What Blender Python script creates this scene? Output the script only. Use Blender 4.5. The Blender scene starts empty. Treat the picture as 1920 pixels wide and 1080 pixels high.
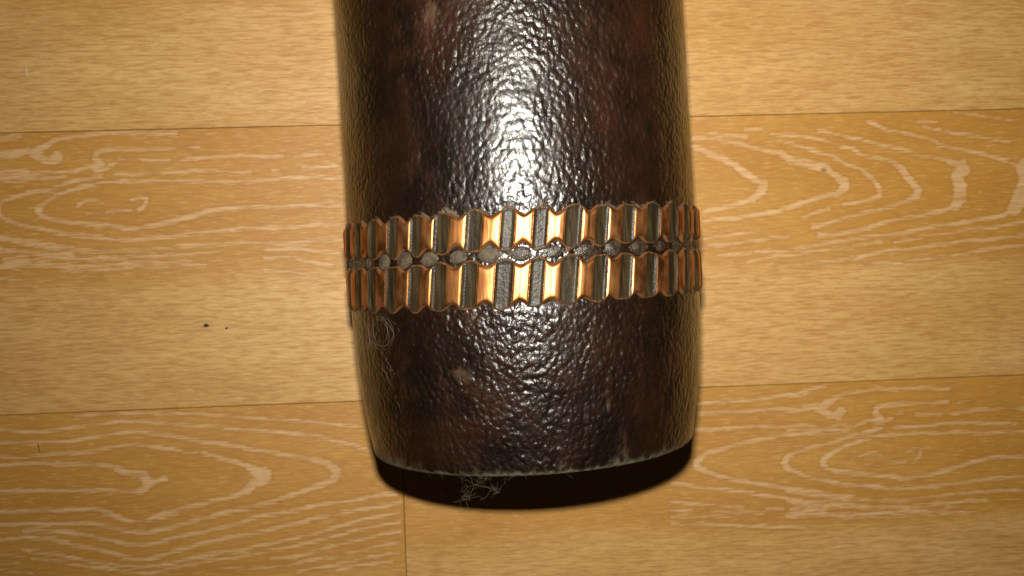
import bpy, bmesh, math, random
import numpy as np
from mathutils import Vector, Euler, noise as mnoise

scene = bpy.context.scene
col = scene.collection
MM = 0.001                      # everything below is measured in millimetres
random.seed(7)

# ------------------------------------------------------------------ camera
CAM = (-21.72, 62.49, 385.54)
cam = bpy.data.cameras.new('camera')
cam_o = bpy.data.objects.new('camera', cam)
col.objects.link(cam_o)
cam_o.location = [c * MM for c in CAM]
cam_o.rotation_euler = (-0.0244, -0.0551, -0.0577)
cam.sensor_width = 36
cam.lens = 1753.7 * 36 / 1920
cam.clip_start = 0.005
cam.clip_end = 50
cam.dof.use_dof = True
cam.dof.focus_distance = 0.272
cam.dof.aperture_fstop = cam.lens / 1.4
scene.camera = cam_o

# ------------------------------------------------------------------ light: the camera's flash, and the dim room
world = bpy.data.worlds.new('World')
scene.world = world
world.use_nodes = True
bgn = world.node_tree.nodes['Background']
bgn.inputs[0].default_value = (1.0, 0.78, 0.55, 1)
bgn.inputs[1].default_value = 0.015
fl = bpy.data.lights.new('camera_flash', 'AREA')
fl.shape = 'RECTANGLE'
fl.size = 0.013
fl.size_y = 0.007
fl.energy = 1.19
fl.color = (1.0, 0.99, 0.93)
fl_o = bpy.data.objects.new('camera_flash', fl)
col.objects.link(fl_o)
fl_o.location = ((CAM[0] + 0.5) * MM, (CAM[1] + 36) * MM, CAM[2] * MM)
fl_o.rotation_euler = (0.11, -0.21, 0)
fl.spread = math.radians(136)
scene.view_settings.view_transform = 'Standard'
scene.view_settings.look = 'None'
scene.view_settings.exposure = 0
scene.view_settings.gamma = 1


# ------------------------------------------------------------------ node helpers
class NT:
    def __init__(self, name):
        self.m = bpy.data.materials.new(name)
        self.m.use_nodes = True
        self.t = self.m.node_tree
        self.b = self.t.nodes['Principled BSDF']

    def link(self, a, b):
        self.t.links.new(a, b)

    def n(self, kind, **kw):
        x = self.t.nodes.new(kind)
        for k, v in kw.items():
            setattr(x, k, v)
        return x

    def put(self, sock, v):
        if hasattr(v, 'is_linked'):
            self.link(v, sock)
        else:
            if isinstance(v, tuple) and len(v) == 3 and sock.type == 'RGBA':
                v = (*v, 1)
            sock.default_value = v

    def math(self, op, a, b=None, c=None, clamp=False):
        x = self.n('ShaderNodeMath', operation=op, use_clamp=clamp)
        self.put(x.inputs[0], a)
        if b is not None:
            self.put(x.inputs[1], b)
        if c is not None:
            self.put(x.inputs[2], c)
        return x.outputs[0]

    def ramp(self, v, lo, hi, a=0.0, b=1.0):
        x = self.n('ShaderNodeMapRange', interpolation_type='SMOOTHSTEP')
        self.put(x.inputs[0], v)
        for i, q in enumerate((lo, hi, a, b)):
            self.put(x.inputs[i + 1], q)
        return x.outputs[0]

    def mix(self, f, a, b, blend='MIX'):
        x = self.n('ShaderNodeMix', data_type='RGBA', blend_type=blend)
        self.put(x.inputs[0], f)
        self.put(x.inputs[6], a)
        self.put(x.inputs[7], b)
        return x.outputs[2]

    def coords(self, scale=(1, 1, 1), offset=None):
        tc = self.n('ShaderNodeTexCoord')
        mp = self.n('ShaderNodeMapping')
        self.link(tc.outputs['Object'], mp.inputs[0])
        mp.inputs['Scale'].default_value = scale
        if offset is not None:
            self.put(mp.inputs['Location'], offset)
        return mp.outputs[0]

    def noise(self, vec, scale, detail=2, rough=0.5, dist=0.0):
        x = self.n('ShaderNodeTexNoise')
        self.link(vec, x.inputs['Vector'])
        x.inputs['Scale'].default_value = scale
        x.inputs['Detail'].default_value = detail
        x.inputs['Roughness'].default_value = rough
        x.inputs['Distortion'].default_value = dist
        return x.outputs[0]

    def voro(self, vec, scale, feature='SMOOTH_F1', rnd=1.0):
        x = self.n('ShaderNodeTexVoronoi', feature=feature)
        self.link(vec, x.inputs['Vector'])
        x.inputs['Scale'].default_value = scale
        x.inputs['Randomness'].default_value = rnd
        return x.outputs[0]

    def attr(self, name):
        x = self.n('ShaderNodeAttribute', attribute_name=name)
        return x.outputs['Fac']

    def bump(self, h, dist, strength=1.0, normal=None):
        x = self.n('ShaderNodeBump')
        x.inputs['Strength'].default_value = strength
        x.inputs['Distance'].default_value = dist
        self.link(h, x.inputs['Height'])
        if normal is not None:
            self.link(normal, x.inputs['Normal'])
        return x.outputs[0]

    def out(self, **kw):
        for k, v in kw.items():
            self.put(self.b.inputs[k.replace('_', ' ')], v)
        return self.m


# ------------------------------------------------------------------ mesh helpers
def grid_mesh(name, P, wrap_u=False, attrs=None, mat=None, parent=None, smooth=True, caps=False):
    """P is an array (rows, columns, 3) in millimetres; attrs are per-vertex floats."""
    nr, nc = P.shape[:2]
    me = bpy.data.meshes.new(name)
    idx = np.arange(nr * nc).reshape(nr, nc)
    if wrap_u:
        a = idx[:-1]; b = np.roll(idx, -1, 1)[:-1]; c = np.roll(idx, -1, 1)[1:]; d = idx[1:]
    else:
        a = idx[:-1, :-1]; b = idx[:-1, 1:]; c = idx[1:, 1:]; d = idx[1:, :-1]
    F = np.stack([a, b, c, d], -1).reshape(-1, 4)
    faces = F.tolist()
    if caps:
        faces.append(idx[0][::-1].tolist())
        faces.append(idx[-1].tolist())
    me.from_pydata((P.reshape(-1, 3) * MM).tolist(), [], faces)
    if smooth:
        me.polygons.foreach_set('use_smooth', [len(f) == 4 for f in faces])
    for k, v in (attrs or {}).items():
        at = me.attributes.new(k, 'FLOAT', 'POINT')
        at.data.foreach_set('value', np.ascontiguousarray(v, dtype=np.float32).ravel())
    me.update()
    return link(name, me, mat, parent)


def link(name, me, mat=None, parent=None):
    o = bpy.data.objects.new(name, me)
    col.objects.link(o)
    if mat is not None:
        me.materials.append(mat)
    if parent is not None:
        o.parent = parent
    return o


def tag(o, label=None, category=None, kind=None, group=None):
    for k, v in (('label', label), ('category', category), ('kind', kind), ('group', group)):
        if v:
            o[k] = v
    return o


def value_noise(shape_pts, scale, seed):
    """smooth noise at an (n, 3) array of points"""
    return np.array([mnoise.noise(Vector((p[0] * scale + seed, p[1] * scale, p[2] * scale))) for p in shape_pts])


# ------------------------------------------------------------------ base colours
PLAIN_A = (0.55, 0.292, 0.071); PLAIN_B = (0.67, 0.395, 0.127)
FIG_A = (0.455, 0.198, 0.018); FIG_B = (0.525, 0.252, 0.032)
PORE = (0.38, 0.157, 0.026); PORE2 = (0.40, 0.169, 0.030); LIGHT = (0.72, 0.42, 0.170)
MARGIN = (0.37, 0.152, 0.023); BAND = (0.71, 0.445, 0.225)
STEEL_A = (0.0055, 0.0025, 0.0012); STEEL_B = (0.015, 0.0058, 0.0025); STEEL_C = (0.036, 0.0105, 0.0040)
RUST = (0.055, 0.023, 0.008); DUST = (0.11, 0.09, 0.055)
STEEL_R0 = 0.32; STEEL_R1 = 0.44; STEEL_BUMP = 0.00052
COP_A = (0.64, 0.265, 0.086); COP_B = (0.44, 0.158, 0.045); COP_R = 0.39
COP_T = (0.20, 0.068, 0.020)
DEP_A = (0.018, 0.0115, 0.005); DEP_B = (0.050, 0.034, 0.016); DEP_R = 0.36
GRIME = (0.07, 0.036, 0.016); DIRT_A = (0.03, 0.020, 0.010); DIRT_B = (0.095, 0.066, 0.035)

GRAIN = {
 'M1': '''1.0|-2054,1113 -2019,1116 -1985,1121 -1950,1128 -1915,1131
1.6|-1930,1123 -1904,1106 -1876,1093 -1844,1091 -1832,1105
1.5|-1924,1127 -1897,1137 -1873,1150
0.8|-1873,1150 -1832,1174 -1791,1183 -1738,1188 -1680,1192 -1622,1193 -1558,1193 -1493,1192 -1423,1187 -1360,1185
0.4|-2051,1179 -2017,1179 -1976,1183
0.8|-1555,1128 -1607,1131 -1654,1125 -1678,1113 -1684,1096 -1667,1080 -1659,1068
0.6|-1659,1068 -1680,1062 -1715,1061 -1744,1053 -1768,1040 -1797,1042 -1826,1044 -1884,1043 -1942,1040 -2000,1041 -2057,1039
0.7|-1549,1128 -1502,1127 -1443,1127 -1367,1129
0.5|-2059,1013 -2001,1013 -1943,1017 -1885,1020 -1827,1022 -1803,1028
0.6|-1504,1082 -1457,1079 -1393,1076
0.5|-1610,1067 -1627,1062 -1651,1050 -1687,1042
0.5|-1591,1087 -1562,1090
0.6|-1606,1028 -1535,1029 -1465,1029 -1418,1031 -1366,1034 -1307,1036 -1219,1032 -1131,1025 -1072,1023
0.5|-982,1027 -953,1026
0.5|-863,1033 -773,1036 -725,1041
0.8|-1664,1024 -1711,1015 -1770,1006 -1817,992 -1858,979 -1899,971 -1945,966 -1992,950 -2033,939 -2063,925 -2072,914 -2081,899 -2073,881 -2065,872 -2031,856 -1991,837 -1940,824 -1894,814 -1837,797
1.1|-1837,797 -1779,789 -1721,785 -1674,780
0.7|-1674,780 -1640,767 -1587,766 -1529,767 -1470,768 -1417,772 -1377,774 -1318,780 -1229,789 -1140,793 -1051,797 -961,795 -872,798 -722,800
0.7|-697,992 -775,992 -864,997 -954,995 -1043,989 -1132,989 -1221,990 -1309,995 -1384,994 -1449,997 -1537,1000 -1607,1000 -1653,998 -1700,989 -1747,979 -1795,965 -1842,949 -1883,926 -1910,906 -1917,888 -1897,867 -1863,854
0.9|-1863,854 -1817,847 -1765,838 -1707,832 -1649,825 -1608,820 -1580,810 -1545,809 -1497,814 -1450,821 -1409,829 -1374,837 -1339,845 -1285,858 -1231,875 -1184,881 -1124,881
0.7|-1124,881 -1047,880 -958,882 -869,880 -719,880
0.7|-2069,780 -2035,773 -1983,763 -1937,754 -1880,742 -1828,734 -1764,728 -1694,724 -1619,719 -1548,718 -1490,721 -1431,725 -1379,729 -1320,733 -1231,737 -1142,740 -1053,734 -934,731 -874,735 -814,739 -718,736
0.6|-2071,733 -2037,726 -1997,717 -1933,713 -1870,706 -1812,699 -1748,696 -1666,693 -1596,692 -1532,692 -1461,694 -1380,696 -1291,701 -1203,702
0.5|-2056,688 -1998,686 -1912,677 -1842,672 -1773,667 -1697,666 -1609,667 -1550,669 -1462,668 -1381,669 -1322,671
0.4|-2074,668 -1999,661
0.5|-1843,653 -1785,647 -1727,651 -1668,647 -1610,650 -1522,652 -1382,651 -1264,651
0.5|-1024,706 -935,707 -875,705 -816,694 -726,688
0.5|-1025,676 -906,672 -871,659 -818,645 -758,634
0.4|-1027,628 -938,616 -849,601
0.6|-1347,1078 -1305,1083 -1246,1087 -1187,1091 -1099,1090 -1010,1084 -939,1083
0.5|-891,1087 -772,1084
0.5|-1647,879 -1600,881 -1553,881
0.35|-1729,874 -1670,872
0.3|-1763,899 -1750,916 -1727,925 -1691,927 -1657,914
0.3|-1551,923 -1516,934 -1487,927 -1494,903 -1524,874
0.5|-1321,1128 -1274,1127
-0.35|-1217,841 -1209,839''',
 'M1b': '''0.9|1260,-127 1215,-133 1151,-136 1081,-144 1017,-151 954,-162 896,-171 839,-187 788,-197 750,-214 727,-239 730,-257 767,-278 824,-299 886,-318 955,-333 1025,-349 1101,-363 1171,-377 1228,-386 1291,-399 1349,-408 1396,-414
0.8|728,-104 785,-102 848,-103 911,-101 974,-102 1044,-103 1120,-104 1177,-101 1234,-107
0.8|742,-34 793,-32 856,-33 913,-33 976,-33 1033,-32 1096,-30 1154,-28 1217,-22 1243,-16
0.6|740,4 794,10 857,15 933,15 1009,20 1085,25 1155,30 1200,41 1251,53 1289,59
0.7|621,-324 672,-329 722,-341 765,-347 828,-359 898,-368 961,-382 1024,-395 1087,-406 1150,-422 1220,-431 1291,-437 1395,-445
0.6|619,-402 682,-410 745,-418 808,-424 858,-429 921,-438
0.5|1022,-446 1092,-451
0.5|1124,-456 1277,-466
0.5|618,-437 700,-442
0.5|782,-451 857,-456 921,-460 1003,-465
0.5|1104,-478 1219,-484 1394,-496
0.4|617,-464 712,-468 806,-474 895,-484
0.6|617,-493 711,-498 805,-506 900,-515 995,-522 1090,-530 1186,-536''',
 'M2': '''0.8|-2110,-126 -2048,-127 -1986,-128 -1924,-129 -1861,-131 -1812,-134 -1762,-138 -1718,-141 -1681,-149 -1650,-159
1.3|-1650,-159 -1619,-178 -1582,-183 -1544,-191 -1533,-214 -1495,-219 -1463,-213
1.4|-1514,-225 -1534,-237 -1566,-255
0.8|-1566,-255 -1585,-259 -1641,-254 -1710,-245 -1773,-244 -1835,-242 -1897,-240 -1960,-235 -2022,-234 -2078,-235 -2115,-235
0.6|-2108,-92 -2034,-99 -1972,-94 -1910,-90 -1847,-91 -1797,-90 -1753,-86 -1703,-81 -1659,-73 -1608,-64 -1564,-67 -1483,-81 -1433,-89 -1383,-104 -1333,-108
0.9|-1306,-114 -1268,-122 -1225,-140 -1181,-152 -1137,-170 -1107,-188
1.7|-1107,-188 -1069,-196 -1047,-203
1.5|-1101,-198 -1076,-218 -1051,-219 -1077,-244 -1109,-249 -1132,-271
0.9|-1132,-271 -1167,-286 -1218,-300 -1276,-310 -1314,-321 -1367,-328 -1418,-339 -1469,-350 -1507,-364 -1540,-382 -1571,-387 -1609,-379 -1646,-362 -1683,-340 -1720,-328 -1757,-320 -1807,-318 -1870,-318 -1932,-315 -1994,-315 -2056,-316 -2118,-316
0.5|-1721,-351 -1671,-356 -1621,-378
0.5|-1495,-374 -1457,-363 -1419,-360
0.7|-2106,-35 -2056,-37 -1982,-43 -1889,-41 -1808,-39 -1757,-30 -1707,-26 -1657,-18 -1606,-15 -1556,-15 -1506,-25 -1443,-33 -1381,-46 -1331,-59 -1304,-67 -1241,-72 -1178,-87 -1115,-103 -1052,-117 -988,-130 -925,-144 -861,-159
1.2|-861,-159 -811,-175 -779,-196 -767,-219 -781,-244 -820,-259 -866,-273
0.9|-866,-273 -918,-291 -976,-307 -1034,-324 -1092,-338 -1157,-348 -1221,-358 -1278,-372 -1317,-380 -1369,-393 -1433,-406 -1497,-420 -1535,-428 -1573,-428 -1623,-417 -1673,-402 -1722,-391 -1772,-377 -1822,-375 -1885,-375 -1947,-371 -2028,-369 -2121,-367
0.6|-2104,16 -2042,10 -1949,3 -1887,5 -1824,14 -1755,18 -1699,22 -1636,29 -1573,31 -1510,22 -1448,13 -1385,8 -1302,-1 -1238,-5 -1175,-19 -1080,-26 -1017,-36 -953,-45 -890,-54 -826,-63 -762,-85 -699,-104 -635,-130
0.4|-1810,55 -1728,62 -1653,65 -1572,64 -1427,58 -1300,47 -1205,37 -1110,23 -1015,13 -919,6 -824,-8 -760,-20 -664,-31
0.8|-2029,-399 -1936,-402 -1861,-409 -1799,-421 -1737,-437 -1675,-453 -1625,-472 -1581,-477 -1537,-476 -1486,-466 -1422,-450 -1358,-438 -1319,-435 -1281,-427 -1223,-416 -1159,-406 -1094,-383 -998,-372 -933,-362 -868,-348 -784,-339 -707,-336 -642,-323 -577,-314 -531,-315
0.8|-2124,-428 -2030,-425 -1925,-435 -1875,-450 -1832,-465 -1789,-474 -1739,-487 -1689,-501 -1640,-518 -1596,-532 -1546,-535 -1501,-527 -1450,-513 -1405,-499 -1354,-491 -1321,-481 -1257,-473 -1193,-460 -1129,-454 -1052,-441 -987,-421 -922,-416 -857,-398 -793,-385 -708,-377 -643,-369 -578,-362 -513,-352
0.6|-2038,-471 -1971,-487 -1890,-501 -1816,-521 -1741,-541 -1660,-556 -1566,-567 -1503,-565 -1439,-552 -1375,-541 -1323,-532 -1246,-520 -1176,-516 -1099,-504 -1015,-492 -937,-476 -840,-458 -743,-433 -678,-416 -612,-403 -515,-391
0.5|-2003,-511 -1910,-526 -1817,-546 -1724,-564 -1630,-582 -1536,-593 -1324,-558 -1260,-551 -1164,-543 -1068,-528 -971,-517 -874,-495 -777,-477 -711,-460 -614,-445 -516,-430
0.6|-1050,-559 -973,-556 -908,-546 -843,-533 -778,-513 -680,-498 -583,-476 -517,-470
0.4|-1293,-589 -1230,-586 -1102,-595 -974,-592 -909,-572 -812,-567 -747,-554 -649,-536 -519,-512
0.5|-943,-616 -781,-595 -683,-580 -586,-565 -520,-558
0.4|-782,-621 -684,-603 -554,-593
0.4|-2126,-492 -2034,-503
0.4|-2128,-525 -2053,-528
0.4|-2129,-553 -2005,-569''',
 'M3': '''1.3|753,1080 796,1064 839,1038 882,1022 926,999 969,964 1006,938 1043,916 1030,885 997,858
1.0|997,858 953,844 909,833 858,822 814,814 783,807
0.8|747,1117 804,1116 853,1110 909,1095 965,1081 1015,1068 1072,1054 1122,1043
1.4|1122,1043 1159,1015 1203,998 1259,984 1316,967
1.2|1316,967 1360,938 1388,916 1387,888 1352,867 1307,859
0.9|1307,859 1256,848 1205,834 1154,817 1097,803 1034,794 970,785 907,777 845,775 788,768
0.8|1178,1020 1254,1006 1323,982
-0.7|1294,970 1307,970
0.6|1104,1093 1167,1082 1230,1062 1273,1046 1324,1032 1368,1009 1412,986 1443,976 1460,969 1497,937 1528,905 1540,874 1534,852 1482,838 1450,833 1425,827 1382,819
0.8|1319,806 1255,792 1210,772
0.5|823,1137 898,1126 979,1115
0.6|1080,1125 1168,1119 1243,1108 1306,1091 1369,1071 1430,1054 1449,1038 1493,1021 1550,1011
1.0|1550,1011 1601,994 1632,971 1651,940 1682,901 1707,873 1694,848 1655,830
0.8|1655,830 1603,813 1552,799 1487,788 1423,775 1400,772 1349,755 1298,741 1247,733
0.4|967,1149 1042,1144
0.6|1282,1132 1358,1118 1431,1097 1469,1093 1526,1073 1589,1059 1634,1049 1710,1022 1787,1008 1844,991
1.7|1844,991 1895,974 1908,951 1875,927 1887,883 1886,833 1866,802
0.9|1866,802 1821,788 1769,777 1705,766 1634,756 1563,742 1499,726 1441,712 1412,710 1348,696 1272,698
0.6|1496,1167 1578,1128 1648,1117 1718,1097 1788,1079
0.7|1794,1060 1865,1043 1929,1032 1993,1018 2051,1001 2109,981 2167,960
2.2|2167,960 2182,913 2161,863 2141,813 2121,783
0.8|2118,776 2066,756 2001,745 1923,735 1871,727 1774,721 1710,710 1645,696 1549,687 1485,682 1421,678 1360,671 1251,655 1156,643 1068,639 998,635
0.5|786,698 874,710 950,717 1019,728
0.6|798,666 892,673 987,682 1094,691 1145,694
0.5|841,625 929,631 979,633
0.6|1421,650 1478,655 1542,659
0.6|1600,657 1677,670 1774,683 1870,690 1935,700 2032,707 2098,717 2163,728
0.6|1419,591 1483,608 1560,621 1644,624 1740,634 1818,641 1902,654 1986,655 2064,662 2162,671
0.4|1444,568 1515,572 1623,572
0.5|1649,577 1772,586 1869,596 1966,611 2063,621 2161,627
0.5|966,596 1092,617 1155,615 1251,630 1346,637 1420,638
0.5|1218,579 1313,588 1419,600
0.4|1707,1165 1790,1160
0.5|1732,1143 1815,1119 1911,1104 2007,1086 2104,1065
0.4|1868,1196 2009,1174 2138,1152
0.4|744,1203 818,1199 881,1197''',
}

# ------------------------------------------------------------------ the floor: a laminate of oak planks
# Pale grain bands of the printed oak, each "half width | points", in tenths of a millimetre along and
# across the boards.  The print repeats from board to board, as laminate does.
def parse(txt):
    L = []
    for ln in txt.strip().split('\n'):
        w, pts = ln.split('|')
        L.append((float(w), np.array([[float(a) for a in t.split(',')] for t in pts.split()]) / 10))
    return L


GR = {k: parse(v) for k, v in GRAIN.items()}


def shifted(L, du, dv):
    return [(w, p + [du, dv]) for w, p in L]


def grain_field(U, V, lines):
    """signed distance (mm) to the nearest pale band (negative inside), and to the nearest dark speck"""
    best = np.full(U.shape, 9.0)
    dark = np.full(U.shape, 9.0)
    for w, p in lines:
        tgt = best if w > 0 else dark
        for (x0, y0), (x1, y1) in zip(p[:-1], p[1:]):
            pad = 9 + abs(w)
            m = (U > min(x0, x1) - pad) & (U < max(x0, x1) + pad) & (V > min(y0, y1) - pad) & (V < max(y0, y1) + pad)
            if not m.any():
                continue
            dx, dy = x1 - x0, y1 - y0
            l2 = dx * dx + dy * dy + 1e-9
            t = np.clip(((U[m] - x0) * dx + (V[m] - y0) * dy) / l2, 0, 1)
            d = np.hypot(U[m] - x0 - t * dx, V[m] - y0 - t * dy)
            ww = (0.64 * w if w > 0 else -w) * (1 + 1.3 * dy * dy / l2)
            tgt[m] = np.minimum(tgt[m], d - ww)
    return best, dark


THETA = -0.0257
SEAM = (-105.54, 7.50, 120.55, 233.6)
PW = 113.05
GAP = 0.11

k = NT('oak_laminate')
tone = k.attr('tone')
off = k.n('ShaderNodeCombineXYZ')
k.link(k.math('MULTIPLY', tone, 7.3), off.inputs[0])
k.link(k.math('MULTIPLY', tone, 3.1), off.inputs[1])
cb = k.coords((1, 1, 1), off.outputs[0])
cs = k.coords((75, 900, 1), off.outputs[0])
cs2 = k.coords((170, 1600, 1), off.outputs[0])
cw = k.coords((110, 420, 1), off.outputs[0])
blot = k.noise(k.coords((9, 45, 1), off.outputs[0]), 1.0, 4, 0.6)
streak = k.noise(cs, 1.0, 4, 0.62, 0.25)
fine = k.noise(cs2, 1.0, 3, 0.6, 0.4)
hairs = k.noise(k.coords((90, 2600, 1), off.outputs[0]), 1.0, 2, 0.6, 0.3)
warp = k.noise(cw, 1.0, 3, 0.6)
wide = k.noise(k.coords((6, 14, 1), off.outputs[0]), 1.0, 2)
dist = k.attr('grain')
spk = k.attr('speck')
figure = k.math('ADD', k.attr('figure'), k.math('MULTIPLY', k.math('SUBTRACT', k.noise(k.coords((5, 60, 1), off.outputs[0]), 1.0, 3, 0.6), 0.5), 0.8))
figure = k.ramp(figure, 0.15, 0.85)
figure = k.math('MULTIPLY', figure, k.ramp(wide, 0.25, 0.55, 0.75, 1.0))
plain = k.mix(k.ramp(blot, 0.3, 0.7), PLAIN_A, PLAIN_B)
fig = k.mix(k.ramp(blot, 0.3, 0.7), FIG_A, FIG_B)
base = k.mix(figure, plain, fig)
# the pores: short dark strokes along the board, fewer in the figured part
quiet = k.math('SUBTRACT', 1.0, k.math('MULTIPLY', figure, 0.25))
long_ = k.noise(k.coords((14, 330, 1), off.outputs[0]), 1.0, 3, 0.6, 0.2)
base = k.mix(k.math('MULTIPLY', k.ramp(streak, 0.44, 0.66, 0.0, 0.60), quiet), base, PORE)
base = k.mix(k.ramp(long_, 0.52, 0.72, 0.0, 0.32), base, PORE2)
base = k.mix(k.math('MULTIPLY', k.ramp(fine, 0.48, 0.70, 0.0, 0.62), quiet), base, PORE2)
base = k.mix(k.math('MULTIPLY', k.ramp(fine, 0.48, 0.30, 0.0, 0.65), quiet), base, LIGHT)
# each pale band has ragged edges and a slightly darker margin
sd = k.math('ADD', dist, k.math('MULTIPLY', k.math('SUBTRACT', warp, 0.5), 1.1))
sd = k.math('ADD', sd, k.math('MULTIPLY', k.math('SUBTRACT', fine, 0.5), 1.7))
sd = k.math('ADD', sd, k.math('MULTIPLY', k.math('SUBTRACT', streak, 0.5), 1.3))
sd = k.math('ADD', sd, k.math('MULTIPLY', k.math('SUBTRACT', hairs, 0.5), 2.4))
marg = k.math('MULTIPLY', k.ramp(sd, 0.0, 0.5, 0.0, 1.0), k.ramp(sd, 1.7, 0.6, 0.0, 0.30))
base = k.mix(marg, base, MARGIN)
band = k.math('MULTIPLY', k.ramp(sd, 0.75, -0.40, 0.0, 1.0), k.ramp(long_, 0.66, 0.42, 0.55, 1.0))
band = k.math('MULTIPLY', band, k.ramp(streak, 0.66, 0.44, 0.45, 1.0))
base = k.mix(k.math('MULTIPLY', band, 0.80), base, BAND)
base = k.mix(k.ramp(hairs, 0.50, 0.72, 0.0, 0.5), base, PORE2)
base = k.mix(k.ramp(k.math('ADD', spk, k.math('MULTIPLY', warp, 0.5)), 0.5, 0.05, 0.0, 0.6), base, (0.05, 0.03, 0.012))
hgt = k.math('SUBTRACT', k.math('MULTIPLY', fine, 0.5), k.math('MULTIPLY', band, 0.2))
oak = k.out(Base_Color=base, Specular_IOR_Level=0.55, Roughness=k.ramp(fine, 0.3, 0.7, 0.50, 0.62), Normal=k.bump(hgt, 0.00006, 0.5))
oak_side = NT('plank_core').out(Base_Color=(0.12, 0.075, 0.035), Roughness=0.8)
under = NT('underlay').out(Base_Color=(0.05, 0.035, 0.02), Roughness=0.9)

c, s = math.cos(THETA), math.sin(THETA)
bm = bmesh.new()
bmesh.ops.create_cube(bm, size=1)
me = bpy.data.meshes.new('floor')
bm.to_mesh(me)
bm.free()
floor = link('floor', me, under)
floor.rotation_euler = (0, 0, THETA)
for v in me.vertices:
    v.co = (v.co.x * 1.9, v.co.y * 1.13, v.co.z * 0.004 - 0.0102)
floor['kind'] = 'structure'


def axis_steps(lo, hi, fine_lo, fine_hi, fine, coarse):
    a = [lo]
    x = lo
    while x < hi - 1e-6:
        st = fine if fine_lo - 1e-6 <= x < fine_hi else coarse
        nx = x + st
        if x < fine_lo < nx:
            nx = fine_lo
        if nx > hi - st * 0.4:
            nx = hi
        a.append(nx)
        x = nx
    return np.array(a)


def plank(u0, u1, v0, v1, lines, tone, fu=None, fv=None, fig=(0.34, 0.60)):
    u0 += GAP; u1 -= GAP; v0 += GAP; v1 -= GAP
    us = axis_steps(u0, u1, fu[0], fu[1], 1.0, 40.0) if fu else np.linspace(u0, u1, 8)
    vs = axis_steps(v0, v1, fv[0], fv[1], 1.0, 12.0) if fv else np.linspace(v0, v1, 5)
    bev = 0.22
    us = np.unique(np.concatenate([us, [u0 + bev, u1 - bev]]))
    vs = np.unique(np.concatenate([vs, [v0 + bev, v1 - bev]]))
    us = np.concatenate([[u0], us, [u1]]); vs = np.concatenate([[v0], vs, [v1]])
    U, V = np.meshgrid(us, vs)
    Z = np.zeros_like(U)
    e = np.minimum(np.minimum(U - u0, u1 - U), np.minimum(V - v0, v1 - V))
    Z -= np.clip(bev - e, 0, bev) * 0.7
    Z[0, :] = Z[-1, :] = -8
    Z[:, 0] = Z[:, -1] = -8
    g, d = grain_field(U, V, lines)
    q = np.clip(((V - v0) / (v1 - v0) - fig[0]) / (fig[1] - fig[0]), 0, 1)       # the figured strip of the print
    P = np.stack([U, V, Z], -1)
    o = grid_mesh('plank', P, attrs={'figure': q * q * (3 - 2 * q), 'grain': g, 'speck': d, 'tone': np.full(U.shape, tone)}, mat=oak, parent=floor, smooth=False)
    return o


SH = (318.23, -115.6)                      # where the print repeats on the next board down
B_lines = GR['M1'] + GR['M3'] + shifted(GR['M1b'], -SH[0], -SH[1]) + shifted(GR['M2'], 590, -2)
C_left = GR['M2']
C_right = shifted(GR['M1'], *SH) + GR['M1b'] + shifted(GR['M3'], *SH)
A_lines = shifted(GR['M3'], -250, PW) + shifted(GR['M2'], 330, 2 * PW) + shifted(GR['M1'], 560, PW)
D_lines = shifted(GR['M1'], 60, -2 * PW) + shifted(GR['M3'], 10, -2 * PW) + shifted(GR['M2'], -300, -PW)
plank(-620, 560, SEAM[1], SEAM[2], B_lines, 0.31, (-330, 330), (SEAM[1], SEAM[2]))
plank(-780, -49.85, SEAM[0], SEAM[1], C_left, 0.87, (-330, -49.85), (-80, SEAM[1]), (0.12, 0.55))
plank(-49.85, 760, SEAM[0], SEAM[1], C_right, 0.55, (-49.85, 330), (-80, SEAM[1]))
plank(-760, 480, SEAM[2], SEAM[3], A_lines, 0.12, (-300, 330), (180, SEAM[3]))
plank(-700, 640, SEAM[0] - PW, SEAM[0], D_lines, 0.68, (-300, 300), (SEAM[0] - 60, SEAM[0]))
plank(-820, 300, SEAM[3], SEAM[3] + PW, shifted(GR['M1'], 40, 2 * PW) + shifted(GR['M3'], 20, 2 * PW), 0.44)
plank(-900, 260, SEAM[3] + PW, SEAM[3] + 2 * PW, [], 0.23)

# ------------------------------------------------------------------ the shell
RID = 61.0
NT_TEETH = 40
TWIST = -0.123                             # degrees of rifling twist per mm along the shell
PH0 = 90.6                                 # a groove centre at y = 57


def cyl(y, ang_deg, r):
    a = np.radians(ang_deg)
    return np.stack([r * np.cos(a), y + 0 * a, RID + r * np.sin(a)], -1)


# painted steel body -----------------------------------------------------
k = NT('dark_lacquered_steel')
co = k.coords((1, 0.8, 1))
v1 = k.voro(co, 740, 'SMOOTH_F1')
n1 = k.noise(co, 600, 2, 0.5)
n2 = k.noise(co, 1300, 2, 0.5)
lump = k.noise(co, 150, 2, 0.5)
dome = k.math('MULTIPLY', k.math('MULTIPLY', v1, v1), -0.95)            # rounded pebbles
h = k.math('ADD', dome, k.math('MULTIPLY', n1, 0.75))
h = k.math('ADD', h, k.math('MULTIPLY', n2, 0.22))
h = k.math('ADD', h, k.math('MULTIPLY', lump, 0.8))
h = k.math('MULTIPLY', h, k.ramp(k.noise(co, 30, 3, 0.6), 0.30, 0.65, 0.5, 1.2))     # worn smoother in places
stain = k.noise(co, 38, 6, 0.68)
stain2 = k.noise(k.coords((1, 0.45, 1)), 150, 5, 0.7)
hair = k.noise(k.coords((900, 110, 900)), 1.0, 3, 0.6, 0.8)
dust = k.attr('dust')
rust = k.attr('rust')
b_ = k.mix(k.ramp(stain, 0.35, 0.68), STEEL_A, STEEL_B)
b_ = k.mix(k.ramp(stain2, 0.52, 0.78, 0.0, 0.65), b_, STEEL_C)
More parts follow.
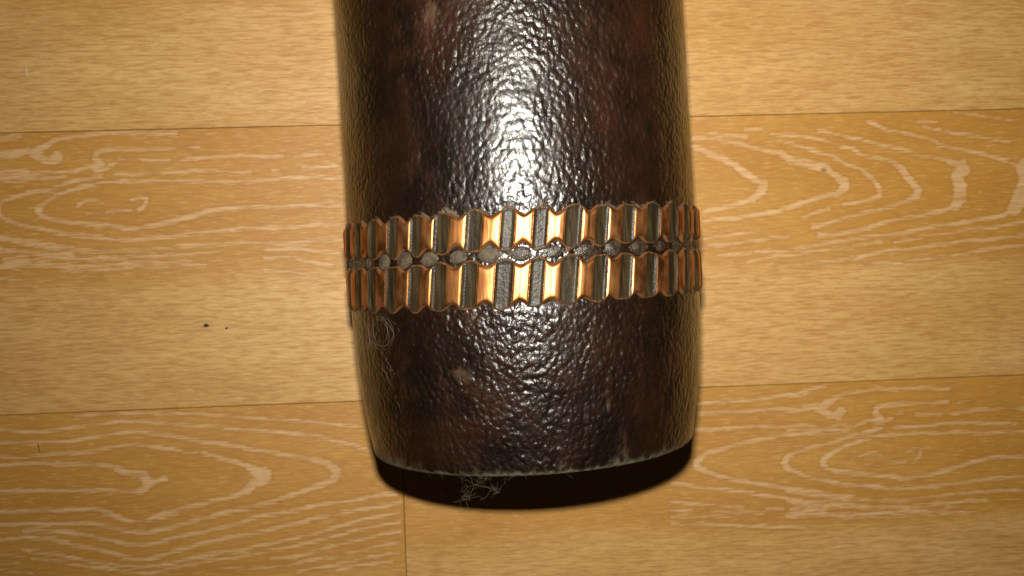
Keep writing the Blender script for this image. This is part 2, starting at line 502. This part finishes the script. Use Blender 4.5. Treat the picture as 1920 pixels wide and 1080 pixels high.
b_ = k.mix(k.math('MULTIPLY', k.attr('warm'), k.ramp(stain, 0.40, 0.62)), b_, STEEL_C)
rm = k.math('ADD', rust, k.math('MULTIPLY', k.math('SUBTRACT', stain2, 0.5), 1.9))
rm = k.ramp(rm, 0.45, 0.95)
b_ = k.mix(k.math('MULTIPLY', rm, 0.85), b_, RUST)
dm = k.math('ADD', dust, k.math('MULTIPLY', k.math('SUBTRACT', stain2, 0.5), 1.3))
dm = k.math('ADD', dm, k.math('MULTIPLY', k.math('SUBTRACT', hair, 0.5), 0.45))
dm = k.math('MULTIPLY', k.ramp(dm, 0.30, 0.95), k.ramp(dust, 0.02, 0.2))
b_ = k.mix(k.math('MULTIPLY', dm, 0.8), b_, DUST)
mat_matte = k.math('MAXIMUM', dm, rm)
rg = k.ramp(stain2, 0.35, 0.7, STEEL_R0, STEEL_R1)
rg = k.math('ADD', rg, k.math('MULTIPLY', mat_matte, 0.35), clamp=True)
steel = k.out(Base_Color=b_, Roughness=rg, IOR=1.41, Specular_Tint=(1.0, 0.95, 0.86), Normal=k.bump(h, STEEL_BUMP, 1.0),
              Coat_Weight=k.math('MULTIPLY', k.math('SUBTRACT', 1.0, mat_matte), 0.6), Coat_Roughness=0.23, Coat_IOR=1.4, Coat_Normal=k.bump(h, STEEL_BUMP * 0.60, 1.0))


def body_radius(y):
    ys = [0.0, 0.25, 0.9, 2.0, 8, 16, 25, 36, 45, 49.6, 50.8, 78.6, 79.4, 82.6, 83.3, 84.0, 98.6, 99.3, 100.0, 180, 330]
    rs = [53.9, 54.4, 54.85, 55.15, 56.15, 57.35, 58.35, 59.2, 59.55, 59.6, 59.2, 59.2, 59.45, 59.4, 59.25, 59.4, 59.3, 59.15, 59.3, 59.05, 59.0]
    return np.interp(y, ys, rs)


ang = np.arange(0, 360, 1.0)
ys = np.concatenate([[0, 0.25, 0.6, 0.9, 1.4], np.arange(2, 200, 1.0), np.linspace(200, 330, 14)])
rr = body_radius(ys)
rr[1:-1] = np.where((ys[1:-1] > 2) & (ys[1:-1] < 45), (rr[:-2] + rr[1:-1] + rr[2:]) / 3, rr[1:-1])
# the ogive and the nose, beyond the frame
t = np.linspace(0, 1, 26)[1:]
yo = 330 + 215 * t
ro = 59.0 * np.sqrt(np.clip(1 - (t * 0.95) ** 2.1, 0, 1))
ys = np.concatenate([ys, yo]); rr = np.concatenate([rr, ro])
A, Y = np.meshgrid(ang, ys)
R = np.repeat(rr[:, None], len(ang), 1)
P0 = cyl(Y, A, R)
sel = np.repeat((ys < 200)[:, None], len(ang), 1)
wob = np.zeros(A.shape)
pts = P0[sel]
wob[sel] = 0.10 * value_noise(pts, 0.11, 3) + 0.07 * value_noise(pts, 0.28, 9)
P0 = cyl(Y, A, R + wob * np.clip(Y / 2, 0, 1))


def spot(y, a, sy, sa):
    return np.exp(-((Y - y) / sy) ** 2 - ((A - a) / sa) ** 2)


def ragged(scale, seed):
    z = np.zeros(A.shape)
    z[sel] = value_noise(pts, scale, seed)
    return z


rag = ragged(0.16, 21)
rag2 = ragged(0.5, 33)
scal = np.cos(np.radians((A - PH0 - TWIST * (Y - 57)) * NT_TEETH))   # +1 in a rifling groove
dust_v = np.zeros(A.shape)
dust_v += 0.6 * np.exp(-(Y / 1.0) ** 2) + 0.36 * np.exp(-(Y / 4.0) ** 2)
ya = 77.2 + 1.1 * scal
side = 0.35 + 0.65 * np.clip(np.abs(A - 88) / 22, 0, 1)
dust_v += 0.8 * side * np.exp(-((Y - ya - 0.3) / 0.6) ** 2)
dust_v += 0.3 * np.exp(-((Y - 64.5) / 2.5) ** 2) * np.clip((A - 92) / 10, 0.05, 1)
dust_v += 0.30 * spot(20, 156, 26, 10) + 0.25 * spot(60, 165, 60, 12)
dust_v += 0.10 * spot(4, 120, 5, 25) + 0.15 * spot(3, 50, 5, 25) + 0.10 * spot(5, 66, 5, 6)
dust_v += 0.12 * (rag > 0.15) * np.clip((A - 120) / 20, 0, 1)
dust_v = np.clip(dust_v * (1 + 0.5 * rag2), 0, 1)
rust_v = 0.8 * spot(31.5, 113, 4.5, 7) + 0.7 * spot(23, 71, 8, 3.5) + 0.6 * spot(25, 83, 2.5, 2) + 0.7 * spot(134, 116, 10, 5)
rust_v += 0.15 * spot(120, 60, 60, 14) + 0.3 * spot(18, 45, 25, 12) + 0.35 * spot(20, 100, 8, 8) + 0.4 * spot(9, 64, 6, 4)
rust_v = np.clip(rust_v + 0.22 * rag, 0, 1)
warm_v = np.clip(0.5 * spot(140, 52, 60, 22) + 0.6 * spot(140, 118, 25, 12) + 0.5 * spot(18, 105, 14, 14) + 0.4 * spot(20, 45, 22, 18) + 0.3 * rag, 0, 1)

shell = bpy.data.objects.new('artillery_shell', None)
shell.empty_display_size = 0.05
col.objects.link(shell)
tag(shell, 'dark lacquered artillery shell with two grooved copper bands, lying on the oak floor', 'artillery shell')
body = grid_mesh('shell_body', P0, True, {'dust': dust_v, 'rust': rust_v, 'warm': warm_v}, steel, shell, True, True)

# copper driving bands, engraved by the rifling ------------------------------
k = NT('copper_band')
co = k.coords()
gm = k.attr('groove')
en = k.attr('end')
cn = k.noise(co, 120, 4, 0.6)
cn2 = k.noise(k.coords((700, 60, 700)), 1.0, 3, 0.6)
spk = k.noise(co, 900, 3, 0.65)
cop = k.mix(k.ramp(cn, 0.3, 0.7), COP_A, COP_B)
dep = k.mix(k.ramp(cn2, 0.35, 0.7), DEP_A, DEP_B)
m = k.math('ADD', gm, k.math('MULTIPLY', k.math('SUBTRACT', spk, 0.5), 0.5))
m = k.ramp(m, 0.38, 0.62)
tarn = k.noise(k.coords((1, 0.5, 1)), 260, 3, 0.55)
tn = k.ramp(tarn, 0.38, 0.75, 0.0, 0.42)
cop = k.mix(tn, cop, COP_T)
colr = k.mix(m, cop, dep)
gr = k.ramp(k.math('ADD', en, k.math('MULTIPLY', k.math('SUBTRACT', spk, 0.5), 0.6)), 0.55, 0.95, 0.0, 0.8)
colr = k.mix(gr, colr, GRIME)
hh = k.math('ADD', k.math('MULTIPLY', spk, k.math('MULTIPLY', m, 1.0)), k.math('MULTIPLY', cn2, 0.45))
copper = k.out(Base_Color=colr, Metallic=k.math('MULTIPLY', k.math('MULTIPLY', k.math('SUBTRACT', 1.0, m), k.math('SUBTRACT', 1.0, gr)), k.math('SUBTRACT', 1.0, k.math('MULTIPLY', tn, 0.6))),
               Specular_IOR_Level=k.math('SUBTRACT', 0.5, k.math('MULTIPLY', m, 0.33)), Roughness=k.mix(m, (COP_R,) * 3, (DEP_R,) * 3), Normal=k.bump(hh, 0.00022, 0.7))


def driving_band(y0, y1, s0, s1, seed):
    """y0/y1: mean lower and upper edge, s0/s1: how far a groove's end runs past the ridges'"""
    rnd = np.random.RandomState(seed)
    per = 24
    n = NT_TEETH * per
    q = np.arange(n) / n * NT_TEETH            # tooth units, integers = groove centres
    drift = 0.045 * np.sin(2 * np.pi * q * 7 / NT_TEETH + seed) + 0.03 * np.sin(2 * np.pi * q * 13 / NT_TEETH + seed * 3)
    wj = rnd.uniform(-0.028, 0.034, NT_TEETH)
    hj = rnd.uniform(-0.22, 0.12, NT_TEETH)
    ej = rnd.uniform(-0.42, 0.36, (2, NT_TEETH))
    tt = np.array([0, 0, .02, .05, .09, .14, .22, .34, .46, .58, .70, .80, .87, .92, .955, .98, 1, 1])
    frac = ((q + 0.5) % 1) - 0.5               # -0.5..0.5 about the groove centre
    it = (np.round(q).astype(int)) % NT_TEETH
    a = np.abs(frac)
    def step(x, lo, hi):
        z = np.clip((x - lo) / (hi - lo), 0, 1)
        return z * z * (3 - 2 * z)
    ridge = step(a, 0.16 + wj[it], 0.275 + wj[it])         # 0 in the groove, 1 on the ridge
    crown = np.clip((a - 0.28) / 0.22, 0, 1)
    groove = 1 - step(a, 0.215 + wj[it], 0.265 + wj[it])
    cb = np.cos(2 * np.pi * frac)
    scl = 1 - 2 * np.exp(-((a - 0.5) / 0.25) ** 2) - 0.35 * (a / 0.5) ** 2
    nz = 0.14 * np.sin(2 * np.pi * q * 33 / NT_TEETH + seed) + 0.12 * np.sin(2 * np.pi * q * 74 / NT_TEETH + seed * 2)
    lo = y0 - s0 * scl + nz + ej[0][it] * (cb > 0) * cb
    hi = y1 + s1 * scl - nz[::-1] + ej[1][it] * (cb > 0) * cb
    P = np.zeros((len(tt), n, 3)); G = np.zeros((len(tt), n)); E = np.zeros((len(tt), n))
    for i, t in enumerate(tt):
        y = lo + (hi - lo) * t
        de = np.minimum(y - lo, hi - y)
        r = 59.75 + (60.8 + hj[it] * 0.8 - 59.75) * ridge + 0.12 * ridge * np.sin(np.pi * crown * 0.5)
        # rounded ends: the ridges roll over, the grooves end in a small burr
        roll = 1 - np.clip(de / 1.5, 0, 1)
        r = r - ridge * 1.1 * roll ** 2.2
        bur = np.exp(-((de - 0.45) / 0.5) ** 2) * (1 - ridge) * 0.22
        r = r + bur
        if i in (1, len(tt) - 2):
            r = r - 0.15
        if i in (0, len(tt) - 1):
            r = np.full(n, 58.6)
        qd = PH0 + (q + drift) * 360 / NT_TEETH + TWIST * (y - 57)
        P[i] = cyl(y, qd, r)
        G[i] = groove * np.clip(0.38 + de * 0.5, 0, 1)
        E[i] = np.clip(1.6 - de / 0.5, 0, 1) * (0.85 + 0.15 * ridge)
    return grid_mesh('driving_band', P[:, ::-1], True, {'groove': G[:, ::-1], 'end': E[:, ::-1]}, copper, shell)


driving_band(49.97, 62.88, 0.78, 0.76, 5)
driving_band(66.44, 77.3, 0.95, 0.82, 11)

# dirt caked between the bands: one bead at each notch -------------------------
k = NT('caked_dirt')
co = k.coords()
d1 = k.noise(co, 500, 4, 0.65)
gl = k.attr('gloss')
dc = k.mix(k.ramp(d1, 0.3, 0.7), DIRT_A, DIRT_B)
dk = k.mix(k.ramp(d1, 0.3, 0.7), (0.015, 0.009, 0.006), (0.06, 0.04, 0.027))
dirt = k.out(Base_Color=k.mix(gl, dc, dk), Roughness=k.ramp(gl, 0, 1, 0.75, 0.30), Normal=k.bump(d1, 0.0009, 0.9))


def dirt_ring(yc, amp, phase, half, h0, h1, seed):
    per = 14
    n = NT_TEETH * per
    q = np.arange(n) / n * NT_TEETH
    rnd = np.random.RandomState(seed)
    hj = rnd.uniform(0.55, 1.15, NT_TEETH)
    it = np.floor(q).astype(int) % NT_TEETH
    bead = np.abs(np.sin(np.pi * q)) ** 1.9       # widest half way between groove centres (at the ridges)
    ss = np.linspace(-1, 1, 11)
    P = np.zeros((len(ss), n, 3)); GL = np.zeros((len(ss), n))
    for i, sv in enumerate(ss):
        w = half + amp * bead * hj[it]
        y = yc + sv * w + 0.12 * np.sin(q * 7 + seed)
        an = PH0 + q * 360 / NT_TEETH + TWIST * (y - 57)
        hgt = (h0 + h1 * bead * hj[it]) * (1 - sv * sv) ** 0.7
        P[i] = cyl(y, an, 58.9 + hgt)
        GL[i] = np.clip((105 - an) / 12, 0, 1) * 0.9 + np.clip((an - 180) / 10, 0, 1) * 0.9
    nz = value_noise(P.reshape(-1, 3), 0.9, seed).reshape(P.shape[:2])
    d = P - np.array([0, 0, RID]) * 1.0
    d[..., 1] = 0
    d /= np.linalg.norm(d, axis=-1, keepdims=True)
    P = P + d * (0.40 * nz)[..., None] * (1 - ss ** 2)[:, None, None]
    o = grid_mesh('caked_dirt', P[:, ::-1], True, {'gloss': np.clip(GL, 0, 1)[:, ::-1]}, dirt, shell)
    o['kind'] = 'stuff'
    return o


dirt_ring(64.75, 1.9, 0, 0.85, 0.1, 0.9, 3)

# ------------------------------------------------------------------ lint and crumbs
lint_m = NT('grey_lint').out(Base_Color=(0.17, 0.13, 0.08), Roughness=0.9)
dark_m = NT('dark_crumb').out(Base_Color=(0.035, 0.022, 0.012), Roughness=0.8)
white_m = NT('white_fibre').out(Base_Color=(0.75, 0.70, 0.60), Roughness=0.9)


def tubes(name, paths, rad, mat, sides=5):
    """thin bent fibres as one mesh of tapered tubes (paths in mm)"""
    V = []; F = []
    for p in paths:
        p = np.asarray(p, float)
        n = len(p)
        tg = np.gradient(p, axis=0)
        base = len(V)
        for i in range(n):
            t_ = Vector(tg[i]).normalized()
            a_ = t_.orthogonal().normalized()
            b2 = t_.cross(a_)
            r = rad * (0.45 + 0.55 * math.sin(math.pi * (i + 0.5) / n))
            for j in range(sides):
                w = 2 * math.pi * j / sides
                V.append(tuple((Vector(p[i]) + (a_ * math.cos(w) + b2 * math.sin(w)) * r) * MM))
        for i in range(n - 1):
            for j in range(sides):
                F.append((base + i * sides + j, base + i * sides + (j + 1) % sides,
                          base + (i + 1) * sides + (j + 1) % sides, base + (i + 1) * sides + j))
        F.append(tuple(base + j for j in range(sides))[::-1])
        F.append(tuple(base + (n - 1) * sides + j for j in range(sides)))
    me = bpy.data.meshes.new(name)
    me.from_pydata(V, [], F)
    me.polygons.foreach_set('use_smooth', [True] * len(F))
    me.update()
    return link(name, me, mat)


def wander(p0, p1, n, amp, rnd):
    p0 = np.array(p0, float); p1 = np.array(p1, float)
    off = np.cumsum(rnd.normal(0, 1, (n, 3)), 0)
    ln = np.linspace(0, 1, n)[:, None]
    off = off - off[0] - (off[-1] - off[0]) * ln
    return p0 + (p1 - p0) * ln + off * amp


rnd = np.random.RandomState(4)
# the tuft hanging from the rim
nodes = [cyl(np.array(-5.1), np.array(115.1), 57.0), cyl(np.array(-3.6), np.array(106.0), 56.5), cyl(np.array(-0.6), np.array(109.5), 55.2)]
paths = []
for i in range(26):
    a_ = nodes[(0, 0, 1, 1, 2)[i % 5]]
    paths.append(wander(a_ + rnd.normal(0, .5, 3), a_ + rnd.normal(0, 1, 3) * [1.6, 1.5, 0.8], 8, 0.32, rnd))
for i in range(5):
    a_ = nodes[i % 2]
    paths.append(wander(a_ + rnd.normal(0, .4, 3), a_ + rnd.normal(0, 1, 3) * [4.2, 2.6, 1.2], 12, 0.42, rnd))
for i in range(9):
    e0 = cyl(np.array(0.3), np.array(rnd.uniform(100, 120)), 54.7)
    paths.append(wander(e0, nodes[i % 3] + rnd.normal(0, 0.9, 3), 12, 0.42, rnd))
for q_ in (84.0, 97.0, 125.0, 131.0):
    e0 = cyl(np.array(0.2), np.array(q_), 54.8)
    paths.append(wander(e0, e0 + [rnd.normal(0, 1.2), -1.6, -0.3], 8, 0.2, rnd))
paths.append(wander(nodes[0], nodes[0] + [1.0, -5.2, -1], 10, 0.2, rnd))
o = tubes('lint_tuft', paths, 0.02, lint_m)
tag(o, 'wispy grey tuft of lint hanging from the base rim of the shell', 'lint')
# the loop of fibres stuck to the tail, under the copper band
paths = []
for i in range(6):
    tl = np.linspace(rnd.uniform(-1, 2), rnd.uniform(3.5, 7), 22)
    rx = 3.4 + rnd.normal(0, .7); ry = 4.2 + rnd.normal(0, .8)
    yy = 43.4 + ry * np.sin(tl) + rnd.normal(0, .3)
    aa = 142.5 + (rx * np.cos(tl) + rnd.normal(0, .3)) * 1.65
    paths.append(cyl(yy, aa, body_radius(yy) + 0.2 + 0.15 * np.sin(tl * 2 + i)) + np.cumsum(rnd.normal(0, .12, (22, 3)), 0) * [1, 1, 0])
for (ya_, aa0, yb_, ab_) in ((42, 152, 38, 148), (47, 153, 41, 150), (38, 143, 32, 139), (34, 146, 27, 141), (33, 142, 30, 139), (24, 139, 20, 136), (41, 150, 36, 152)):
    q_ = np.linspace(0, 1, 10)
    yy = ya_ + (yb_ - ya_) * q_ + np.cumsum(rnd.normal(0, .15, 10))
    aa = aa0 + (ab_ - aa0) * q_ + np.cumsum(rnd.normal(0, .4, 10))
    paths.append(cyl(yy, aa, body_radius(yy) + 0.18))
o = tubes('lint_loop', paths, 0.034, lint_m)
tag(o, 'small loop of pale fibres stuck on the shell tail below the copper band', 'lint')


def on_floor(u, v, z=0.0):
    return (u * c - v * s, u * s + v * c, z)


def crumb(u, v, size, label, seed):
    bm = bmesh.new()
    bmesh.ops.create_icosphere(bm, subdivisions=2, radius=1)
    for vt in bm.verts:
        f = 1 + 0.45 * mnoise.noise(vt.co * 1.7 + Vector((seed, 0, 0)))
        vt.co = Vector((vt.co.x * f * size * 1.35, vt.co.y * f * size, max(vt.co.z * f * 0.7, -0.55) * size)) * MM
    me = bpy.data.meshes.new('crumb')
    bm.to_mesh(me)
    bm.free()
    o = link('crumb', me, dark_m)
    o.location = [q * MM for q in on_floor(u, v, size * 0.5)]
    tag(o, label, 'crumb')


crumb(-127.04, 40.8, 0.75, 'larger dark crumb on the pale floorboard left of the shell', 2)
crumb(-118.98, 39.4, 0.42, 'tiny dark crumb beside the larger one on the floorboard', 5)
q0 = np.array(on_floor(-193.6, 146.3, 0.15)); q1 = np.array(on_floor(-193.2, 142.6, 0.15))
tag(tubes('white_fibre', [wander(q0, q1, 8, 0.06, rnd) * [1, 1, 0] + [0, 0, 0.14]], 0.16, white_m), 'short white fibre on the floor in the upper left corner', 'fibre')
q0 = np.array(on_floor(-195.6, -4.3, 0.15)); q1 = np.array(on_floor(-194.9, -8.6, 0.15))
tag(tubes('dark_hair', [wander(q0, q1, 8, 0.08, rnd) * [1, 1, 0] + [0, 0, 0.14]], 0.15, dark_m), 'short dark hair on the floor at the left, below the seam', 'hair')
